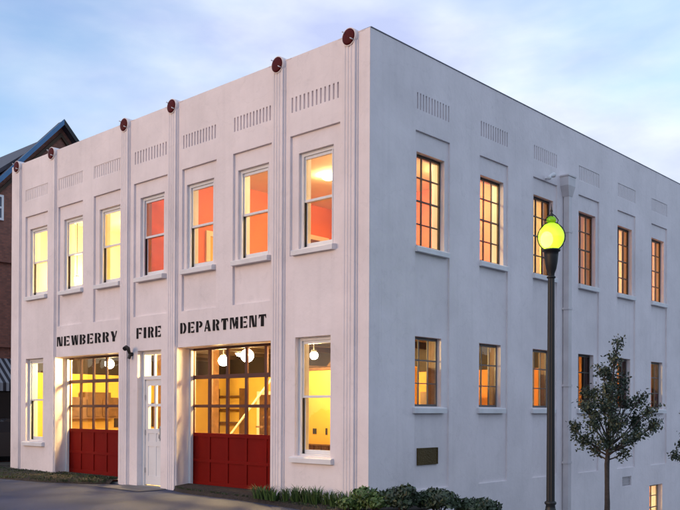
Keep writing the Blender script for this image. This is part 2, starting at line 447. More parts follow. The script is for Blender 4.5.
# downspout with conductor head
ds = MB(); ds.box(.02, .15, 6.56, 6.70, -1.6, 6.45); 
for z in (5.6, 3.9, 2.2, .5): ds.box(.0, .158, 6.54, 6.72, z, z+.05)
dsp = ds.build('downspout', M_PIPE, station)
hd = MB()
hd.box(0, .20, 6.44, 6.76, 6.62, 6.82); hd.box(-.005, .215, 6.42, 6.78, 6.82, 6.85)
top = [(0, 6.44, 6.62), (.20, 6.44, 6.62), (.20, 6.76, 6.62), (0, 6.76, 6.62)]; bot = [(.0, 6.55, 6.40), (.155, 6.55, 6.40), (.155, 6.71, 6.40), (.0, 6.71, 6.40)]
hd.grid([top, bot], True, False); hd.poly(bot)
hd.build('rain_head', M_PIPE, dsp)
# floodlight on the side wall
fl = MB(); fl.tube([(0, 5.80, 6.66), (.12, 5.80, 6.67)], .028, 10); fl.tube([(.10, 5.76, 6.67), (.12, 5.82, 6.70), (.14, 5.90, 6.73)], [.03, .042, .058], 12)
fl.sphere((.10, 5.77, 6.65), .048, 10, 8); fl.build('floodlight', M_TRIM, station)
# pale conduit bracket lines
mb = MB()
# black sconce beside the personnel door
wl = MB(); wl.tube([(-6.83, 0.0, 2.86), (-6.83, -.07, 2.86)], .045, 10); wl.tube([(-6.83, -.07, 2.88), (-6.80, -.13, 2.98), (-6.76, -.20, 3.00), (-6.73, -.26, 2.96)], [.03, .045, .045, .05], 10)
wl.tube([(-6.83, -.06, 2.84), (-6.84, -.08, 2.76)], .035, 8); wl.build('wall_sconce', M_BLACK, station)

# ------------------------------------------------------------------ garage doors
def garage_door(x0, x1, z0, z1, label):
    y = .40; zb = [z0, z0+.12, .60, 1.14, 1.73, 2.33, z1]
    a0, a1 = x0+.0, x1-.0
    # white side linings / head lining of the deep reveal behind the wall face
    d = MB()
    rails = [(z0, z0+.13), (.575, .635), (1.095, 1.175), (1.70, 1.76), (2.29, 2.37), (z1-.05, z1)]
    xs = [x0+(x1-x0)*i/5 for i in range(6)]
    gb = MB()
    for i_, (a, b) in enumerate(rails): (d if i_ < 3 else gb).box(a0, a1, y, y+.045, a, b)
    for i, x in enumerate(xs):
        w = .035 if 0 < i < 5 else .06
        lo, hi = max(x-w, a0), min(x+w, a1)
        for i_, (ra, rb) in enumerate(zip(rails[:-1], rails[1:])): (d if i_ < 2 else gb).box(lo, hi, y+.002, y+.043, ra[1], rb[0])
    gd = d.build('garage_door', M_RED, station); gd['label'] = label
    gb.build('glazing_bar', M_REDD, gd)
    pn = MB()
    for j, (ra, rb) in enumerate(zip(rails[:-1], rails[1:])):
        if j > 1: continue
        for i in range(5):
            lo, hi = xs[i]+(.06 if i == 0 else .035), xs[i+1]-(.06 if i == 4 else .035)
            pn.box(lo, hi, y+.022, y+.03, ra[1], rb[0])
    pn.build('panel', M_RED, gd)
    g = MB(); g.poly([(x0+.03, y+.024, 1.16), (x1-.03, y+.024, 1.16), (x1-.03, y+.024, z1-.03), (x0+.03, y+.024, z1-.03)]); g.build('pane', M_GLASS, gd, fix=False)
    for q in (x0, x1-.06): MB().box(q, q+.06, .335, .395, z0-.3, z1).build('door_stop', M_TRIM, gd)
    j_ = MB(); j_.box(x0-.10, x0, T, .5, z0-.3, z1+.1); j_.box(x1, x1+.10, T, .5, z0-.3, z1+.1); j_.box(x0, x1, T, .5, z1, z1+.1); j_.build('jamb_lining', M_TRIM, gd)
    MB().box(x0, x1, .0, .5, z0-.3, z0-.02).build('threshold', mat('concrete_threshold', (.3,.29,.28), .9), gd)
    return gd
garage_door(G1[0], G1[1], .05, 2.92, 'left red sectional garage door under the word NEWBERRY')
garage_door(G2[0], G2[1], .05, 2.93, 'right red sectional garage door under the word DEPARTMENT')

# ------------------------------------------------------------------ white personnel door
x0, x1 = DO; y = .13
f = MB(); f.box(x0, x0+.08, y, .3, 0, 2.92); f.box(x1-.06, x1, y, .3, 0, 2.92); f.box(x0+.08, x1-.06, y, .3, 2.84, 2.92); f.box(x0+.08, x1-.06, y, .3, 2.30, 2.38)
f.box(x0+.39, x0+.43, y+.02, .2, 2.38, 2.84)
fr = f.build('entrance_door', M_TRIM, station); fr['label'] = 'white entrance door with glazed transom under the word FIRE'
a, b = x0+.085, x1-.065; d = MB(); yy = y+.03; m_ = (a+b)/2
d.box(a, a+.10, yy, yy+.045, .03, 2.295); d.box(b-.10, b, yy, yy+.045, .03, 2.295); d.box(m_-.03, m_+.03, yy+.002, yy+.043, .03, 2.295)
for (p, q) in ((.03,.22),(.86,.96),(1.14,1.24),(1.72,1.78),(2.17,2.295)): d.box(a+.10, b-.10, yy+.001, yy+.044, p, q)
leaf = d.build('door_leaf', M_TRIM, fr)
d = MB(); d.box(a+.10, b-.10, yy+.014, yy+.03, .22, .86); d.box(a+.10, b-.10, yy+.014, yy+.03, .96, 1.14); d.build('door_panel', M_TRIM, fr)
g = MB(); g.poly([(a+.09, yy+.02, 1.23), (b-.09, yy+.02, 1.23), (b-.09, yy+.02, 2.18), (a+.09, yy+.02, 2.18)]); g.poly([(x0+.07, yy+.02, 2.37), (x1-.05, yy+.02, 2.37), (x1-.05, yy+.02, 2.85), (x0+.07, yy+.02, 2.85)]); g.build('pane', M_GLASS, fr, fix=False)
h = MB(); hx = b-.13; h.box(hx-.055, hx+.055, yy-.012, yy, .98, 1.30); h.tube([(hx, yy-.01, 1.26), (hx, yy-.06, 1.24), (hx, yy-.06, 1.04), (hx, yy-.01, 1.02)], .011, 8); h.build('handle', M_CHROME, fr)
for z in (.28, 1.10, 1.86): MB().box(a-.012, a+.012, yy-.018, yy, z, z+.11).build('hinge', M_CHROME, fr)
MB().box(x0, x1, -.0, .3, -.3, .005).build('doorstep', mat('concrete_doorstep', (.32,.31,.30), .9), fr)

# ------------------------------------------------------------------ stencil lettering
def rc(a, b, c, d): return [(a,c),(b,c),(b,d),(a,d)]
def bowl(zc, ry, x=.50, rx=.50, th=.14, thx=.32):
    out = []; n = 10
    for i in range(n):
        t0, t1 = math.pi/2-math.pi*i/n, math.pi/2-math.pi*(i+1)/n
        P = lambda t, k: (x+(rx if k else rx-thx)*math.cos(t), zc+(ry if k else ry-th)*math.sin(t))
        out.append([P(t0,1), P(t0,0), P(t1,0), P(t1,1)])
    return out
ST = rc(0, .33, 0, 1)
GL = {
 'I': [rc(.12,.88,0,1)],
 'E': [ST, rc(.50,1,.86,1), rc(.50,.86,.43,.56), rc(.50,1,0,.14), [(.86,.85),(1,.85),(1,.72)], [(.86,.15),(1,.15),(1,.28)]],
 'F': [ST, rc(.47,1,.85,1), rc(.47,.86,.43,.57), [(.86,.85),(1,.85),(1,.70)]],
 'N': [rc(0,.16,0,1), [(.20,1),(.52,1),(.80,0),(.48,0)], rc(.84,1,0,1)],
 'W': [[(0,1),(.27,1),(.40,0),(.20,0)], [(.42,0),(.47,0),(.52,.75),(.46,.9)], [(.50,1),(.76,1),(.88,0),(.68,0)], [(.90,0),(.94,0),(1,1),(.92,1)]],
 'B': [ST]+bowl(.75,.25)+bowl(.26,.26),
 'R': [ST]+bowl(.72,.28)+[[(.50,.44),(.80,.44),(1.02,0),(.66,0)]],
 'P': [ST]+bowl(.70,.30),
 'D': [ST]+bowl(.5,.5),
 'Y': [[(0,1),(.38,1),(.66,.44),(.66,0),(.30,0),(.30,.42)], [(.70,.46),(.86,1),(1,1),(.74,.36)]],
 'A': [[(0,0),(.13,0),(.42,.92),(.38,1)], [(.42,1),(.64,1),(1,0),(.62,0)], rc(.30,.56,.24,.36)],
 'T': [rc(.30,.70,0,1), rc(0,.25,.85,1), rc(.75,1,.85,1), [(0,.85),(.12,.85),(0,.68)], [(.88,.85),(1,.85),(1,.68)]],
 'M': [rc(0,.15,0,1), [(.18,1),(.42,1),(.58,.28),(.50,.0)], [(.60,.36),(.66,.20),(.80,1),(.72,1)], rc(.76,1,0,.68), rc(.84,1,.70,1)],
}
def word(txt, x0, x1, z0, z1, label):
    mb = MB(); wd = {'I': .55, 'W': 1.25, 'M': 1.2}
    tot = sum(wd.get(c, 1) for c in txt); gap = .36; unit = (x1-x0)/(tot+gap*(len(txt)-1)); x = x0
    for c in txt:
        w = unit*wd.get(c, 1)
        for pg in GL[c]:
            mb.prism([(x+p[0]*w, z0+p[1]*(z1-z0)) for p in pg], 'y', -.012, -.0015)
        x += w+unit*gap
    o = mb.build('lettering', M_LETTER, station); o['label'] = label
word('NEWBERRY', -10.03, -7.43, 3.18, 3.41, 'black stencil letters reading NEWBERRY')
word('FIRE', -6.66, -5.78, 3.19, 3.42, 'black stencil letters reading FIRE')
word('DEPARTMENT', -5.10, -2.51, 3.21, 3.43, 'black stencil letters reading DEPARTMENT')

# ------------------------------------------------------------------ interiors
def slab(name, m, *b):
    mb = MB()
    for q in b: mb.box(*q)
    return mb.build(name, m, station)
XI, YI = BL+T, SL-T
slab('ground_floor_slab', M_FLOOR, (XI, -T, .50, YI, -.3, -.02))
slab('ground_ceiling', M_BROWN, (XI, -T, T, YI, 3.36, 3.5))
mb = MB()
for i in range(9): mb.box(-12+i*1.4, -11.86+i*1.4, T, 7, 3.16, 3.358)
mb.build('ceiling_beam', M_BROWN, station)
slab('upper_floor_slab', M_FLOOR, (XI, -T, T, YI, 3.5, 3.72))
slab('upper_ceiling', M_CREAM, (XI, -T, T, YI, 6.70, 6.85))
slab('partition_wall', M_ORG, (-5.65, -5.55, T, 5.0, 3.72, 6.70))
slab('partition_wall', M_CORAL, (-5.55, -T, 5.0, 5.1, 3.72, 6.70))
slab('partition_wall', M_PALE, (-7.12, -7.07, T, 5.0, 3.72, 6.70))
M_RUST = mat('rust_room_paint', (.72, .25, .11), .8)
slab('partition_wall', M_RUST, (-7.07, -7.02, T, 5.0, 3.72, 6.70), (-7.02, -5.65, 4.9, 5.0, 3.72, 6.7))
slab('partition_wall', M_PALE, (XI, -7.12, 5.0, 5.1, 3.72, 6.70), (XI, XI+.02, T, 5.0, 3.72, 6.70))
slab('partition_wall', M_CURTY, (-5.0, -T, 9.0, 9.1, 3.72, 6.70), (-5.1, -5.0, 5.1, YI, 3.72, 6.7))
slab('partition_wall', M_PEACH, (-5.0, -T, 13.1, 13.2, 3.72, 6.70))
# ground floor: yellow lower walls, dark band above
slab('hall_wall', M_YEL, (XI, -4.6, 6.4, 6.5, 0, 2.62), (XI, XI+.02, T, 6.4, 0, 2.62))
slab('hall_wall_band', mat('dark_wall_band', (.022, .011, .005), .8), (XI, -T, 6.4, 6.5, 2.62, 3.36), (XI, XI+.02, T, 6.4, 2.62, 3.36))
slab('hall_wall', mat('amber_room_paint', (.60, .22, .045), .8), (-4.6, -T, 6.4, 6.5, 0, 2.62), (-4.6, -T, 12.5, 12.6, -2, 3.3), (-4.7, -4.6, 6.5, YI, -2, 3.3))
slab('basement_wall', M_YEL, (-1.9, -1.8, 9.5, 17.5, -3, -.31))
slab('counter_wall', M_YEL, (-3.15, -.75, 1.55, 1.65, .98, 2.45))
slab('wainscot', M_WOOD, *[(-3.15+i*.1, -3.062+i*.1, 1.53, 1.66, 0, .95) for i in range(24)], (-3.17, -.73, 1.50, 1.68, .95, .98), (-3.19, -.71, 1.52, 1.68, 2.45, 2.50))
slab('outlet', M_BLACK, (-2.80, -2.70, 1.54, 1.549, 1.18, 1.29), (-2.45, -2.40, 1.54, 1.549, 1.17, 1.30))
# door frames on the orange partition
for (a, b, top) in ((4.0, 4.85, 5.95), (.98, 1.45, 5.55)):
    mb = MB(); mb.box(-5.549, -5.50, a, a+.11, 3.72, top); mb.box(-5.549, -5.50, b-.11, b, 3.72, top); mb.box(-5.549, -5.50, a+.11, b-.11, top-.11, top)
    mb.build('inner_door_frame', M_CREAM, station)
slab('cream_column', M_YEL, (-5.549, -5.50, 1.90, 2.02, 3.72, 6.70), (-5.549, -5.535, 1.09, 1.34, 3.72, 5.44))
slab('inner_door', M_WOOD, (-5.549, -5.53, 4.11, 4.74, 3.72, 5.84))
# curtains
def curtain(y0, y1, z0, z1, m, x=-.40, amp=.03, n=60, f=9):
    rows = []
    for z in (z0, (z0+z1)/2, z1):
        rows.append([(x+amp*math.sin(f*2*math.pi*i/n)+.012*math.sin(3.1*i), y0+(y1-y0)*i/n, z) for i in range(n+1)])
    mb = MB(); mb.grid(rows); return mb.build('curtain', m, station, fix=False)
for k in (3, 4, 5, 6, 7): 
    y = SW[k]; curtain(y-.02, y+.38+.1*(k % 2), 4.45, 6.4, M_CURT); curtain(y+.60, y+1.0, 4.45, 6.4, M_CURT)
curtain(SW[2]+.1, SW[2]+1.0, 4.45, 6.4, M_CURTY, f=6)
for k, (a, b) in {0: (.50, .80), 1: (.35, .62), 2: (.30, .7), 3: (.3, .5), 4: (.1,.6), 5: (.35, .85), 6: (.1, .6)}.items():
    y = SW[k]; curtain(y+a, y+b, 1.6, 2.48 if k != 3 else 2.7, M_CURTO, x=-.55, amp=.02, n=30, f=3)
curtain_y = MB()

# staircase seen through the right garage door
stc = empty('staircase', (-8.3, 4.0, 0), 'timber staircase with pale sloping rail inside the right garage', 'staircase')
s = MB(); s.prism([(-.3,.0),(.1,0),(3.0,2.75),(3.0,3.05)], 'y', .9, .98); s.build('stringer', M_WOOD, stc)
s = MB()
for i in range(11): s.box(i*.26, i*.26+.28, 0, .9, .2+i*.25, .24+i*.25)
s.build('tread', M_WOOD, stc)
s = MB(); s.tube([(-.2, -.02, .75), (2.6, -.02, 3.3)], .032, 8); s.build('handrail', M_CREAM, stc)
cab = empty('wall_cabinet', (-11.62, 1.25, 0), 'brown timber cabinet seen through the left garage door panes', 'cabinet', rz=R(90))
MB().box(0, 1.5, 0, .4, 1.40, 1.98).build('body', M_WOOD, cab); MB().box(.5, 1.3, .05, .35, 1.981, 2.12).build('upper_box', M_WOOD, cab)
mb = MB()
for i in range(3): mb.box(.04+i*.48, .46+i*.48, -.03, -.001, 1.46, 1.92)
mb.build('door', M_WOOD, cab)

for (x, y) in ((-7.6, 2.9), (-10.2, 3.1)):
    MB().box(x-.09, x+.09, y-.09, y+.09, 0, 3.158).build('hall_post', M_WOOD, station)
mb = MB()
for z in (1.25, 1.65, 2.05): mb.box(-11.6, -10.35, 6.1, 6.39, z, z+.035)
mb.box(-11.64, -11.6, 6.1, 6.39, 0, 2.3); mb.box(-10.35, -10.31, 6.1, 6.39, 0, 2.3); mb.build('wall_shelf', M_WOOD, station)
mb = MB(); mb.box(-9.7, -8.8, 6.33, 6.395, 0, 2.1); mb.build('inner_door', M_WOOD, station)
mb = MB(); mb.box(-9.8, -9.7, 6.31, 6.398, 0, 2.2); mb.box(-8.8, -8.7, 6.31, 6.398, 0, 2.2); mb.box(-9.7, -8.8, 6.31, 6.398, 2.1, 2.2); mb.build('inner_door_frame', M_CREAM, station)
mb = MB()
for i in range(5): mb.box(-12.07, -12.0, 2.9+i*.5, 3.25+i*.5, 1.15, 1.95-.05*(i % 3))
mb.build('coat_row', M_BROWN, station)
mb = MB()
for y in (5.6,): mb.box(-3.2, -2.3, y, y+.05, -.02, 2.1)
mb.build('inner_door', M_WOOD, station)
# lamps inside
def pendant(x, y, z, top, label, r=.115):
    o = empty('pendant_lamp', (x, y, z), label, 'lamp', 'lit lamps inside the station')
    MB().sphere((0,0,0), r, 16, 12).build('globe', M_LAMP, o)
    mb = MB(); mb.tube([(0,0,r-.005),(0,0,top-z)], .012, 6); mb.lathe([(.05, r+.03), (.055, r-.02), (.02, r-.02)]); mb.build('cord', M_BLACK, o)
    return o
pendant(-9.62, 1.2, 2.79, 3.36, 'lit round globe lamp behind the top panes of the left garage door')
pendant(-5.66, 1.6, 2.75, 3.36, 'smaller lit globe lamp, left of the pair in the right garage door')
pendant(-4.86, 1.6, 2.83, 3.36, 'bright lit globe lamp, right of the pair in the right garage door', .14)
pendant(-2.0, .75, 2.68, 3.36, 'lit bulb behind the ground-floor window nearest the corner', .075)
pendant(-6.55, .9, 2.62, 3.36, 'small lit lamp behind the glazed transom of the white door', .05)
pendant(-8.92, 1.9, 5.10, 6.7, 'lit lamp glowing in the third upper window from the left', .10)
pendant(-11.7, 1.5, 5.15, 6.7, 'lit lamp glowing in the leftmost upper window', .08)
def ceil_light(x, y, z, label, r=.2, m=None):
    o = empty('ceiling_light', (x, y, z), label, 'lamp', 'lit lamps inside the station')
    MB().lathe([(r*.98, 0), (r, -.02), (r*.8, -.07), (r*.4, -.10), (.002, -.11)]).build('diffuser', m or M_LAMPC, o)
    MB().lathe([(r*1.08, .0), (r*1.08, -.018), (r*1.0, -.02)]).build('rim', M_CHROME, o)
ceil_light(-3.4, 2.6, 6.695, 'round ceiling light in the orange corner room upstairs', .16)
ceil_light(-1.5, 1.6, 6.695, 'round ceiling light near the corner window upstairs', .24)
ceil_light(-1.2, 3.9, 6.695, 'round ceiling light by the second side window upstairs', .2)
ceil_light(-6.3, 2.8, 6.695, 'round ceiling light above the room behind the fourth window', .19)
ceil_light(-8.4, 3.0, 6.695, 'round ceiling light in the yellow room behind the left windows', .2)
ceil_light(-10.6, 2.6, 6.695, 'round ceiling light at the far left of the yellow room', .2)
ceil_light(-2.2, 7.2, 6.695, 'round ceiling light behind the third side window upstairs', .25)
ceil_light(-2.2, 11.0, 6.695, 'round ceiling light behind the fifth side window upstairs', .42)
ceil_light(-2.2, 15.2, 6.695, 'round ceiling light behind the far side windows upstairs', .42)
ceil_light(-3.3, 3.0, 3.355, 'round ceiling light behind the near lower side windows', .085)
ceil_light(-8.0, 4.2, 3.155, 'round ceiling light on a beam in the garage hall', .2)
ceil_light(-4.0, 5.3, 3.155, 'round ceiling light above the stairs in the hall', .16)
ceil_light(-1.7, 11.0, 3.355, 'round ceiling light behind the middle lower side windows', .16)
ceil_light(-1.2, 11.7, -.31, 'round ceiling light above the basement window', .2)
# ------------------------------------------------------------------ ground
def ss(a, b, x):
    t = min(max((x-a)/(b-a), 0), 1); return t*t*(3-2*t)
def gh(x, y):
    base = -.125*max(0, min(y, 40)+.1) * ss(-1.2, -.15, x)
    return base
def sheet(name, xs, ys, off, m, inside=lambda x, y: True, hf=gh, kind='structure'):
    mb = MB(); nx, ny = len(xs), len(ys)
    mb.v = [(x, y, hf(x, y)+off) for x in xs for y in ys]
    for i in range(nx-1):
        for j in range(ny-1):
            if inside((xs[i]+xs[i+1])/2, (ys[j]+ys[j+1])/2):
                mb.f.append((i*ny+j, (i+1)*ny+j, (i+1)*ny+j+1, i*ny+j+1)); mb.sm.append(True)
    o = mb.build(name, m, fix=False); return tag(o, kind=kind)
def fr(a, b, s):
    n = max(1, int(round((b-a)/s))); return [a+(b-a)*i/n for i in range(n+1)]
m, nt, b = nodes('dusty_ground')
M_GROUND = mat('far_ground', (.10, .10, .085), .95, var=.3, scale=.2)
def asphalt():
    m, nt, b = nodes('worn_asphalt'); L = nt.links.new
    tc = N(nt, 'ShaderNodeTexCoord')
    n1 = N(nt, 'ShaderNodeTexNoise'); n1.inputs['Scale'].default_value = .7; n1.inputs['Detail'].default_value = 8; L(tc.outputs['Object'], n1.inputs['Vector'])
    n2 = N(nt, 'ShaderNodeTexNoise'); n2.inputs['Scale'].default_value = 90; n2.inputs['Detail'].default_value = 3; L(tc.outputs['Object'], n2.inputs['Vector'])
    r1 = N(nt, 'ShaderNodeMapRange'); r1.inputs['From Min'].default_value = .3; r1.inputs['From Max'].default_value = .7; r1.inputs['To Min'].default_value = .7; r1.inputs['To Max'].default_value = 1.3; L(n1.outputs['Fac'], r1.inputs['Value'])
    r2 = N(nt, 'ShaderNodeMapRange'); r2.inputs['To Min'].default_value = .6; r2.inputs['To Max'].default_value = 1.4; L(n2.outputs['Fac'], r2.inputs['Value'])
    mu = N(nt, 'ShaderNodeMath', operation='MULTIPLY'); L(r1.outputs[0], mu.inputs[0]); L(r2.outputs[0], mu.inputs[1])
    sc = N(nt, 'ShaderNodeVectorMath', operation='SCALE'); sc.inputs[0].default_value = (.030, .042, .094); L(mu.outputs[0], sc.inputs['Scale'])
    L(sc.outputs[0], b.inputs['Base Color']); b.inputs['Roughness'].default_value = .8
    bp = N(nt, 'ShaderNodeBump'); bp.inputs['Strength'].default_value = .6; bp.inputs['Distance'].default_value = .01; L(n2.outputs['Fac'], bp.inputs['Height']); L(bp.outputs[0], b.inputs['Normal'])
    return m
M_ASPH = asphalt()
M_CONCD = mat('worn_path_concrete', (.17, .155, .15), .9, var=.25, scale=3, bump=.3, bscale=70)
M_CONC = mat('pavement_concrete', (.30, .29, .28), .85, var=.15, scale=1.5, bump=.3, bscale=70)
under = lambda x, y: not (BL+.4 < x < -.4 and .45 < y < SL-.4)
gx = [-400,-200,-100,-60,-40,-30,-24,-20,-16] + fr(-12,-1.6,1) + fr(-1.2,0,.15) + [1,2,3,4,6,8,12,16,24,40,80,160,300]
gy = [-200,-100,-60,-40,-20,-12,-8,-6,-4,-2,-1] + fr(-.2,SL,1) + [22,26,30,34,40,60,100,200,400]
sheet('ground', gx, gy, -.03, M_GROUND, under)
sheet('driveway', fr(-30, 14, 1), fr(-16, -.0, 1), -.008, M_ASPH, hf=lambda x, y: gh(x, y))
sheet('path', fr(-7.0, -5.45, .31), [-.75, -.5, -.25, -.001], .002, M_CONCD)
# sidewalk beside the side wall
sheet('pavement', [1.2, 1.8, 2.4, 3.0, 3.6, 4.4], fr(.0, 30, 1), .006, M_CONC)
sheet('road', [4.6, 6, 8, 10, 12, 14], fr(-.0, 40, 1), .0, M_ASPH)
mb = MB()
ys = fr(.0, 30, 1); mb.grid([[(4.40, y, gh(4.4, y)-.1) for y in ys], [(4.40, y, gh(4.4, y)+.012) for y in ys], [(4.58, y, gh(4.4, y)+.012) for y in ys], [(4.60, y, gh(4.4, y)-.1) for y in ys]], False, False)
tag(mb.build('kerb', M_CONC), kind='structure')
# unseen dark ridge added to darken window reflections, kept clear of the low sun
mb = MB(); rows = []
for i in range(171):
    th = R(-65+290*i/170*1.0) if i < 171 else 0
    th = R(-65+ (290-0)*i/170)
    hgt = 16+4*math.sin(th*3.1)+3*math.sin(th*9.7+1)+1.2*math.sin(th*31)+random.uniform(-.5,.5)
    c_, s_ = math.cos(th), math.sin(th)
    rows.append([(c_*d-5, s_*d, z) for d, z in ((130, -1), (142, hgt*.55), (160, hgt), (185, hgt*.6), (199, -2))])
mb.grid(rows); tag(mb.build('added_reflection_hills', mat('added_dark_hill', (.035, .045, .025), .95, var=.5, scale=.15, bump=1, bscale=.4), fix=False), kind='structure')
# planting beds in front (soil mounds)
def bed(name, pts_front, z=.10, back=.0):
    """pts_front: list of (x, yfront); soil rises to the wall"""
    rows = [[], [], [], []]
    for x, yf in pts_front:
        j = random.uniform(-.02, .02)
        rows[0].append((x, yf+j, -.02)); rows[1].append((x, yf+.06+j, .035)); rows[2].append((x, (yf+back)/2, z*.8+random.uniform(-.012, .012))); rows[3].append((x, back+.30, z))
    mb = MB(); mb.grid(rows); return tag(mb.build(name, M_MULCH, fix=False), kind='structure')
def lerp_list(pts, s):
    out = []
    for (x0, y0), (x1, y1) in zip(pts[:-1], pts[1:]):
        n = max(1, int((x1-x0)/s))
        for i in range(n): t = i/n; out.append((x0+(x1-x0)*t, y0+(y1-y0)*t))
    out.append(pts[-1]); return out
bedL = lerp_list([(-22, -1.5), (-12.5, -1.35), (-10.6, -1.22), (-9.0, -1.02), (-7.9, -.62), (-7.42, -.18)], .15)
bedR = lerp_list([(-5.2, -.10), (-4.6, -.28), (-3.5, -.36), (-2.4, -.42), (-1.2, -.62), (-.2, -.80), (.9, -1.1), (1.2, -1.1)], .15)
bed('soil', bedL, .11); bed('soil', bedR, .12)
mb = MB(); rows = []
for y in fr(-1.1, 6, .5): rows.append([(x, y, gh(x, y)+h) for x, h in ((0, .10), (.5, .10), (1.0, .06), (1.25, .0))])
mb.grid(rows); tag(mb.build('soil', M_MULCH, fix=False), kind='structure')
# low grass on the beds
def blades(mb, cx, cy, cz, n, hgt, spread, wid, lean=.6):
    for _ in range(n):
        a = random.uniform(0, 2*math.pi); r = spread*random.random()**.7
        x, y = cx+r*math.cos(a)*.4, cy+r*math.sin(a)*.4
        h = hgt*random.uniform(.6, 1.1); l = lean*h*random.uniform(.3, 1.2)
        dx, dy = math.cos(a)*l, math.sin(a)*l; wx, wy = -math.sin(a)*wid, math.cos(a)*wid
        p0 = (x-wx, y-wy, cz); p1 = (x+wx, y+wy, cz); m0 = (x+dx*.45-wx*.8, y+dy*.45-wy*.8, cz+h*.75); m1 = (x+dx*.45+wx*.8, y+dy*.45+wy*.8, cz+h*.75)
        t = (x+dx*1.15, y+dy*1.15, cz+h*(.95 if l < h*.5 else .8))
        b = len(mb.v); mb.v += [p0, p1, m1, m0, t]; mb.f += [(b, b+1, b+2, b+3), (b+3, b+2, b+4)]; mb.sm += [False, False]
g = MB()
for i in range(2600):
    x = random.uniform(-16, -7.5); 
    yf = [p for p in bedL if p[0] <= x][-1][1]
    y = random.uniform(yf+.03, .0 if x > G1[0] or x < BL else -.02)
    if G1[0] < x < G1[1]: y = random.uniform(yf+.03, .15)
    t = (y-yf)/(0-yf); blades(g, x, y, .02+.07*min(1, t), 3, .055, .12, .006)
tag(g.build('grass', M_GRASS, fix=False), 'low rough grass and clover on the bed along the left bays', 'grass', kind='stuff')
g = MB()
for i in range(600):
    x = random.uniform(-5.1, .4); yf = [p for p in bedR if p[0] <= x][-1][1]; y = random.uniform(yf+.03, -.02)
    blades(g, x, y, .06, 2, .04, .12, .006)
tag(g.build('ground_cover', M_GRASS, fix=False), 'sparse ground cover on the mulch strip before the right garage door', 'ground cover', kind='stuff')
# strappy tufts
tl = ['first', 'second', 'third', 'fourth', 'fifth', 'sixth', 'seventh', 'eighth', 'ninth', 'tenth']
tx = [-2.30, -2.06, -1.84, -1.58, -1.34, -1.10, -.86, -.60, -.36, -.14]
for i, x in enumerate(tx):
    o = MB(); hg = random.uniform(.20, .32); blades(o, 0, 0, 0, 60, hg, .3, .011, .75)
    o = o.build('strap_leaf_plant', M_TUFT, fix=False, loc=(x, -.30-random.uniform(0, .10), .06))
    tag(o, f'spiky green strap-leaved tuft, {tl[i]} along the wall base counting from the right garage door', 'plant', 'spiky tufts at the foot of the front wall')

# bushes
def bush(x, y, rx, ry, h, m, label, n=1500, ls=.045):
    z0 = gh(x, y)+.04
    o = empty('bush', (x, y, z0), label, 'bush', 'clipped bushes at the corner')
    mb = MB(); lob = [(random.uniform(-.5,.5)*rx, random.uniform(-.5,.5)*ry, random.uniform(.35,.75)*h, random.uniform(.4,.6)) for _ in range(7)] + [(0,0,h*.5,.75)]
    for i in range(n):
        l = random.choice(lob); a = random.uniform(0, 2*math.pi); c = random.uniform(-.6, 1); s_ = math.sqrt(1-c*c); k = random.uniform(.75, 1.05)
        p = Vector((l[0]+rx*l[3]*s_*math.cos(a)*k, l[1]+ry*l[3]*s_*math.sin(a)*k, l[2]+h*.5*l[3]*c*k))
        if p.z < .0: continue
        nrm = Vector((s_*math.cos(a), s_*math.sin(a), c))+Vector((random.gauss(0,.5), random.gauss(0,.5), random.gauss(0,.5))); nrm.normalize()
        t1 = nrm.orthogonal().normalized(); t1.rotate(Matrix.Rotation(random.uniform(0,6.28), 3, nrm)); t2 = nrm.cross(t1)
        s2 = ls*random.uniform(.6, 1.2)
        mb.poly([p-t1*s2, p+t2*s2*.5, p+t1*s2, p-t2*s2*.5])
    mb.build('leaves', m, o, fix=False)
    st = MB()
    for i in range(7):
        a = i*.9; st.tube([(0,0,-.05), (rx*.3*math.cos(a), ry*.3*math.sin(a), h*.4), (rx*.55*math.cos(a), ry*.55*math.sin(a), h*.75)], [.015,.01,.005], 5)
    st.build('stem', M_BARK, o)
bush(.22, -.72, .30, .26, .26, M_BUSHY, 'small low yellow-green bush beside the tufts, leftmost of the bushes', 800, .04)
bush(.64, -.58, .34, .32, .44, M_BUSHY, 'light green leafy bush second from the left at the corner', 1400)
bush(1.00, -.34, .36, .34, .50, M_BUSH, 'tallest dark rounded bush in front of the building corner')
bush(1.36, .10, .44, .42, .43, M_BUSH, 'wide dark rounded bush, third along the side wall below the plaque', 1900)
bush(1.72, .50, .30, .30, .34, M_BUSH, 'low dark bush right of the wide rounded one', 1100)
bush(1.60, 1.05, .26, .26, .36, M_BUSH, 'smallest dark bush at the right end of the row', 900)

# ------------------------------------------------------------------ street lamp
lp = empty('street_lamp', (2.81, .95, gh(2.81, .95)), 'black cast street lamp with lit green glass globe in front of the side wall', 'street lamp')
gz = 4.29-gh(2.81, .95)
p = MB()
p.lathe([(.17,-.06),(.17,.02),(.14,.05),(.125,.16),(.10,.24),(.075,.32),(.068,.37),(.088,.39),(.088,.415),(.065,.43)], n=20); p.build('base', M_BLACK, lp)
p = MB(); n = 24
rows = []
for z, r in ((.42, .064), (1.5, .060), (gz-.75, .052), (gz-.62, .050)):
    rows.append([(r*(1 if j % 2 else .90)*math.cos(2*math.pi*j/n), r*(1 if j % 2 else .90)*math.sin(2*math.pi*j/n), z) for j in range(n)])
p.grid(rows, True, False); p.lathe([(.05, gz-.63), (.066, gz-.62), (.066, gz-.60), (.05, gz-.59)], n=20); p.build('post', M_BLACK, lp)
p = MB(); p.lathe([(.048, gz-.60), (.052, gz-.55), (.075, gz-.49), (.095, gz-.38), (.105, gz-.28), (.108, gz-.23), (.135, gz-.215), (.135, gz-.19), (.09, gz-.18)], n=24); p.build('neck', M_BLACK, lp)
p = MB(); prof = []
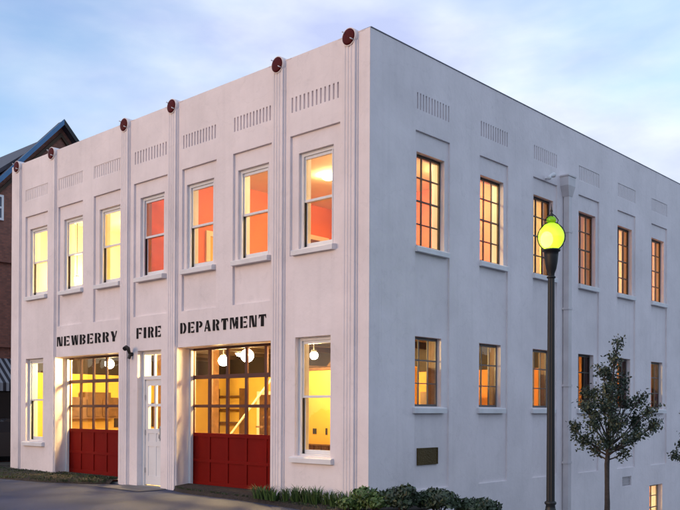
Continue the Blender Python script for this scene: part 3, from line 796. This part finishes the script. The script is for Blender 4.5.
for i in range(17):
    a = -1.15 + (1.45+1.15)*i/16
    r = .190*math.cos(a); z = .205*math.sin(a)
    prof.append((max(r, .02), gz+z+(.01 if a > .9 else 0)))
p.lathe(prof, n=32); p.build('glass_globe', M_LGLASS, lp, fix=False)
MB().sphere((-.05, -.05, gz-.04), .095, 14, 10, (1,1,1.3)).build('bulb', M_BULB, lp)
p = MB()
for k in (0, 2):
    a = R(29)+k*math.pi/2; pts = []
    for i in range(15):
        t = -1.1+(1.50+1.1)*i/14; r = .203*math.cos(t); z = .217*math.sin(t); pts.append((r*math.cos(a), r*math.sin(a), gz+z+(.008 if t > 1 else 0)))
    p.tube(pts, .0085, 6)
    p.tube([(.085*math.cos(a), .085*math.sin(a), gz+.195), (.10*math.cos(a), .10*math.sin(a), gz+.25), (.06*math.cos(a), .06*math.sin(a), gz+.31), (.01, 0, gz+.35)], .008, 6)
p.build('globe_cage', M_BLACK, lp)
p = MB(); p.sphere((0,0,gz+.255), .072, 16, 10, (1,1,.8)); p.build('upper_globe', M_LGLASS, lp, fix=False)
p = MB(); p.lathe([(.03, gz+.31), (.022, gz+.35), (.012, gz+.37), (.022, gz+.39), (.010, gz+.42), (.002, gz+.50)], n=12); p.build('finial', M_BLACK, lp)

# ------------------------------------------------------------------ trees
def tree(x, y, zf, clusters, axis, label, lean=(0,0), nleaf=1.0, trunk_r=.045):
    g0 = gh(x, y)
    o = empty('young_tree', (x, y, g0), label, 'tree', 'young street trees')
    zf -= g0
    tr = MB(); tr.tube([(0,0,-.05), (.006,.004,.5), (.0,.006,zf*.6), (0,0,zf), (lean[0]*.3, lean[1]*.3, zf+.5), (lean[0]*.6, lean[1]*.6, zf+1.1), (lean[0], lean[1], zf+2.0)], [trunk_r*1.25, trunk_r*1.05, trunk_r*.95, trunk_r*.95, .03, .02, .006], 10)
    tr.build('trunk', M_BARK, o)
    br = MB(); lf = MB()
    for (u, w, h, rx, rz, n) in clusters:
        # u: along the view-plane axis, w: depth offset, h: height above fork
        c = Vector((axis[0]*u-axis[1]*w, axis[1]*u+axis[0]*w, zf+h))
        s0 = max(.0, min(h*.35, 1.2)); st = Vector((lean[0]*s0*.4, lean[1]*s0*.4, zf+s0))
        mid = st.lerp(c, .5)+Vector((0,0,-.10*abs(u)))+Vector((random.gauss(0,.02), random.gauss(0,.02), 0))
        if h < 1.4 or abs(u) > .1: br.tube([st, mid, c], [.018, .012, .006], 6, False)
        for tw in range(max(3, n//13)):
            d = Vector((random.gauss(0,1), random.gauss(0,1), random.gauss(.35,.9))).normalized(); e = c+Vector((d.x*rx, d.y*rx, d.z*rz))*random.uniform(.5, 1.5)
            br.tube([mid.lerp(c, random.uniform(.3,1)), (c+e)/2+Vector((0,0,.02)), e], [.006, .004, .002], 4, False)
            # leaf sprays around the twig
            for _ in range(int(44*nleaf)):
                q = c.lerp(e, random.uniform(.1, 1.15))+Vector((random.gauss(0,.05), random.gauss(0,.05), random.gauss(0,.05)))
                nr = Vector((random.gauss(0,1), random.gauss(0,1), random.gauss(.4,.8))).normalized(); t1 = nr.orthogonal().normalized(); t1.rotate(Matrix.Rotation(random.uniform(0,6.28), 3, nr)); t2 = nr.cross(t1)
                s_ = random.uniform(.014, .029)
                lf.poly([q-t1*s_*1.3, q+t2*s_*.75-t1*s_*.2, q+t1*s_*1.4, q-t2*s_*.75-t1*s_*.2])
    br.build('branches', M_BARK, o); lf.build('crown', M_LEAF, o, fix=False)
AX = (.736, .677)
def U(px): return (px-607)*15/859.6
def Hh(py): return (464-py)*15/859.6
cl = []
for (px, py, rx, rz, n) in [(616,345,4,8,26),(612,360,6,8,60),(605,372,8,8,90),(618,378,8,9,90),(604,388,9,9,100),(622,392,9,10,100),(630,384,5,6,40),
        (592,396,9,8,90),(584,410,10,10,110),(600,406,11,10,110),(615,408,11,11,120),(632,404,9,9,90),(641,398,6,7,50),(646,410,7,8,70),(640,420,8,8,80),(626,424,10,9,90),(610,426,10,10,100),
        (592,424,10,9,100),(577,430,7,7,70),(588,440,8,7,80),(602,442,9,8,80),(618,442,9,8,60),(632,436,9,6,60),(640,430,6,4,30),(600,453,6,5,40),(622,453,5,4,30),(648,428,4,3,22),(656,424,4,3,22)]:
    k = 15/859.6
    cl.append((U(px), random.uniform(-.45,.45)*(1-abs(U(px))/1.1)*(1 if py > 375 else .2), Hh(py), rx*k, rz*k, n))
tree(2.53, 3.44, .74, cl, AX, 'young dark-leaved street tree with whole crown and thin trunk right of the lamp', lean=(.10, .10))
rt = (3.02, 6.65)
cl2 = [(a*.95+random.gauss(0,.03), w, h*1.0, rx, rz, n) for (a, w, h, rx, rz, n) in cl]
cl2 += [(-.38, 0, .62, .10, .11, 60), (-.62, 0, .30, .05, .04, 22), (-.78, 0, .36, .05, .04, 22)]
tree(3.12, 6.9, .42, cl2, AX, 'young street tree cut by the right edge of the photo', lean=(.05, .1))

# ------------------------------------------------------------------ brick neighbour with gable
XG = -17.0
nb = empty('brick_house', (XG, 3.95, 0), 'brown brick building with blue-edged gable roof behind the left end of the station', 'building')
hw = 3.5; pk = 11.2; sl = 1.08; ev = pk-hw*sl
w = MB()
w.prism([(-hw, -.5), (hw, -.5), (hw, ev-.125), (0, pk-.125), (-hw, ev-.125)], 'x', -.12, 0)
w.box(-26, -.12, -hw, hw, -.5, 6.9)
w.build('wall', M_BRICK, nb)
rf = MB()
ov = .45
for s in (-1, 1):
    rf.prism([(0, pk-.12), (0, pk+.02), (s*(hw+ov), pk+.02-(hw+ov)*sl), (s*(hw+ov), pk-.12-(hw+ov)*sl)], 'x', -.12, .22)
rfo = rf.build('roof', M_BROOF, nb)
r2 = MB(); rz_ = 10.88; r2.prism([(-3.6-ov, rz_-.8*(3.6+ov)), (0, rz_), (3.6+ov, rz_-.8*(3.6+ov)), (3.6+ov, rz_-.15-.8*(3.6+ov)), (0, rz_-.15), (-3.6-ov, rz_-.15-.8*(3.6+ov))], 'x', -26, -.13); r2.build('rear_roof', M_BROOF, nb)
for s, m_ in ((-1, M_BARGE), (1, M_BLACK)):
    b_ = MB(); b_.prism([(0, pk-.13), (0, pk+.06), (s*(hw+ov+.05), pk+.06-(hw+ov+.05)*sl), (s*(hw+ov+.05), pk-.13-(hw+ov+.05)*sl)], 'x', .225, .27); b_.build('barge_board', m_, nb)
    b_ = MB(); b_.prism([(0, pk-.50), (0, pk-.36), (s*(hw), pk-.36-hw*sl), (s*(hw), pk-.50-hw*sl)], 'x', .002, .08); b_.build('rake_moulding', M_BROWN, nb)
def nwin(y0, y1, z0, z1):
    f = MB(); f.box(.005, .06, y0, y0+.07, z0, z1); f.box(.005, .06, y1-.07, y1, z0, z1); f.box(.005, .06, y0+.07, y1-.07, z1-.07, z1); f.box(.005, .06, y0+.07, y1-.07, z0, z0+.07); f.box(.01, .05, y0+.07, y1-.07, (z0+z1)/2-.03, (z0+z1)/2+.03)
    o = f.build('window', M_TRIM, nb); MB().box(.004, .02, y0+.07, y1-.07, z0+.07, z1-.07).build('pane', mat('reflective_pane', (.1,.12,.16), .08, .2), o)
nwin(-2.85, -1.96, 7.6, 8.4); 
st = MB(); st.box(.003, .10, -hw+.001, hw-.001, 6.28, 6.40); st.box(.003, .10, -hw+.001, hw-.001, 3.6, 3.78); st.build('string_course', M_BRICK, nb)
sf = MB(); sf.box(.004, .03, -3.3, 2.0, 0, 2.5); sf.build('shopfront', mat('dark_shop_glass', (.01,.01,.012), .1), nb)
aw = MB()
awm, nt, b = nodes('striped_awning'); wv = N(nt, 'ShaderNodeTexWave'); wv.inputs['Scale'].default_value = 1.6; wv.bands_direction = 'Y'
tc = N(nt, 'ShaderNodeTexCoord'); nt.links.new(tc.outputs['Object'], wv.inputs['Vector']); cr = N(nt, 'ShaderNodeValToRGB'); cr.color_ramp.interpolation = 'CONSTANT'
cr.color_ramp.elements[0].color = (.02,.02,.03,1); cr.color_ramp.elements[1].position = .55; cr.color_ramp.elements[1].color = (.3,.32,.36,1); nt.links.new(wv.outputs['Fac'], cr.inputs[0]); nt.links.new(cr.outputs[0], b.inputs['Base Color'])
aw.prism([(.02, 3.25), (1.0, 2.45), (1.0, 2.2), (.98, 2.2), (.98, 2.42), (.02, 3.2)], 'y', -3.3, 2.2); 
aw.build('awning', awm, nb)

# dark parked car left of the station
car = empty('parked_car', (-14.6, 1.15, 0), 'black parked car half hidden at the left edge beside the station', 'car', rz=R(90))
c = MB(); prof = [(-2.1,.35),(-2.15,.55),(-2.05,.85),(-1.2,.98),(-.55,1.38),(.9,1.42),(1.7,1.0),(2.15,.9),(2.2,.45),(2.1,.3)]
c.prism(prof, 'y', -.82, .82); c.build('body', mat('black_car_paint', (.01,.01,.012), .25, coat=.8), car)
for sx in (-1.35, 1.35):
    for sy in (-.78, .78):
        wh = MB(); rows = [[(sx+r_*math.cos(2*math.pi*t/20), sy+yy_, .32+r_*math.sin(2*math.pi*t/20)) for t in range(20)] for r_, yy_ in ((.18,-.1),(.32,-.1),(.32,.1),(.18,.1),(.02,.09))]
        wh.grid(rows, True); wh.build('wheel', M_BLACK, car)
M_CG = mat('car_glass', (.02,.02,.025), .05)
for q in (-.825, .822): MB().box(-.9, 1.2, q, q+.003, 1.0, 1.3).build('side_window', M_CG, car)
for sy in (-.6, .6):
    MB().box(-2.17, -2.10, sy-.16, sy+.16, .62, .76).build('headlight', M_CHROME, car)
MB().box(-2.18, -2.12, -.25, .25, .34, .46).build('number_plate', M_TRIM, car)

# ------------------------------------------------------------------ light
w = bpy.data.worlds.new('World'); scene.world = w; w.use_nodes = True
nt = w.node_tree; L = nt.links.new; bg = nt.nodes['Background']
sky = N(nt, 'ShaderNodeTexSky', sky_type='NISHITA'); sky.sun_disc = False
SUN_EL, SUN_AZ = 4.0, -52.0      # azimuth measured from -Y towards -X... set below
sun_dir = Vector((-.30, -.94, math.tan(R(11)))).normalized()   # towards the light
sky.sun_elevation = R(9); sky.sun_rotation = math.atan2(sun_dir.x, sun_dir.y)
sky.air_density = 1.0; sky.dust_density = .6; sky.ozone_density = 2.2
tc = N(nt, 'ShaderNodeTexCoord')
mp = N(nt, 'ShaderNodeMapping'); mp.inputs['Scale'].default_value = (1, 1, 2.4); mp.inputs['Location'].default_value = (0.3, 5.2, 1.1)
L(tc.outputs['Generated'], mp.inputs['Vector'])
n1 = N(nt, 'ShaderNodeTexNoise'); n1.inputs['Scale'].default_value = 2.1; n1.inputs['Detail'].default_value = 7; n1.inputs['Roughness'].default_value = .52; n1.inputs['Distortion'].default_value = .35
L(mp.outputs[0], n1.inputs['Vector'])
cr = N(nt, 'ShaderNodeValToRGB'); e = cr.color_ramp.elements; e[0].position = .33; e[0].color = (0,0,0,1); e[1].position = .60; e[1].color = (1,1,1,1)
L(n1.outputs['Fac'], cr.inputs[0])
n2 = N(nt, 'ShaderNodeTexNoise'); n2.inputs['Scale'].default_value = 4.5; n2.inputs['Detail'].default_value = 6
L(mp.outputs[0], n2.inputs['Vector'])
cc = N(nt, 'ShaderNodeValToRGB'); e = cc.color_ramp.elements; e[0].position = .36; e[0].color = (3.7, 4.2, 6.2, 1); e[1].position = .64; e[1].color = (5.9, 6.4, 7.0, 1)
L(n2.outputs['Fac'], cc.inputs[0])
tint = N(nt, 'ShaderNodeVectorMath', operation='MULTIPLY'); tint.inputs[1].default_value = (2.35, 2.35, 2.45); L(sky.outputs[0], tint.inputs[0])
mx = N(nt, 'ShaderNodeMix', data_type='RGBA'); L(cr.outputs[0], mx.inputs['Factor']); L(tint.outputs[0], mx.inputs[6]); L(cc.outputs[0], mx.inputs[7])
L(mx.outputs[2], bg.inputs['Color']); bg.inputs['Strength'].default_value = .15

sd = bpy.data.lights.new('sun', 'SUN'); sd.energy = .78; sd.angle = R(25); sd.color = (1, .45, .10)
so = bpy.data.objects.new('sun', sd); COL.objects.link(so); so.rotation_euler = (-sun_dir).to_track_quat('-Z', 'Y').to_euler()

# ------------------------------------------------------------------ camera
cd = bpy.data.cameras.new('camera'); co = bpy.data.objects.new('camera', cd); COL.objects.link(co)
cd.sensor_width = 36; cd.lens = 859.61/680*36; cd.shift_y = 151.47/680; cd.clip_end = 2000; cd.clip_start = .1
yaw, pitch, roll = .74383, .00422, .00431
fwd = Vector((-math.sin(yaw)*math.cos(pitch), math.cos(yaw)*math.cos(pitch), math.sin(pitch)))
r = Vector((math.cos(yaw), math.sin(yaw), 0)); u = r.cross(fwd)
r2 = r*math.cos(roll)+u*math.sin(roll); u2 = -r*math.sin(roll)+u*math.cos(roll)
co.matrix_world = Matrix(((r2.x, u2.x, -fwd.x, 9.26055), (r2.y, u2.y, -fwd.y, -10.76324), (r2.z, u2.z, -fwd.z, 1.65845), (0,0,0,1)))
scene.camera = co
scene.view_settings.view_transform = 'Standard'; scene.view_settings.look = 'None'; scene.view_settings.exposure = .10; scene.view_settings.gamma = 1
scene.view_settings.use_curve_mapping = False
scene.cycles.max_bounces = 8; scene.cycles.transparent_max_bounces = 12; scene.cycles.sample_clamp_indirect = 6; scene.cycles.caustics_reflective = False
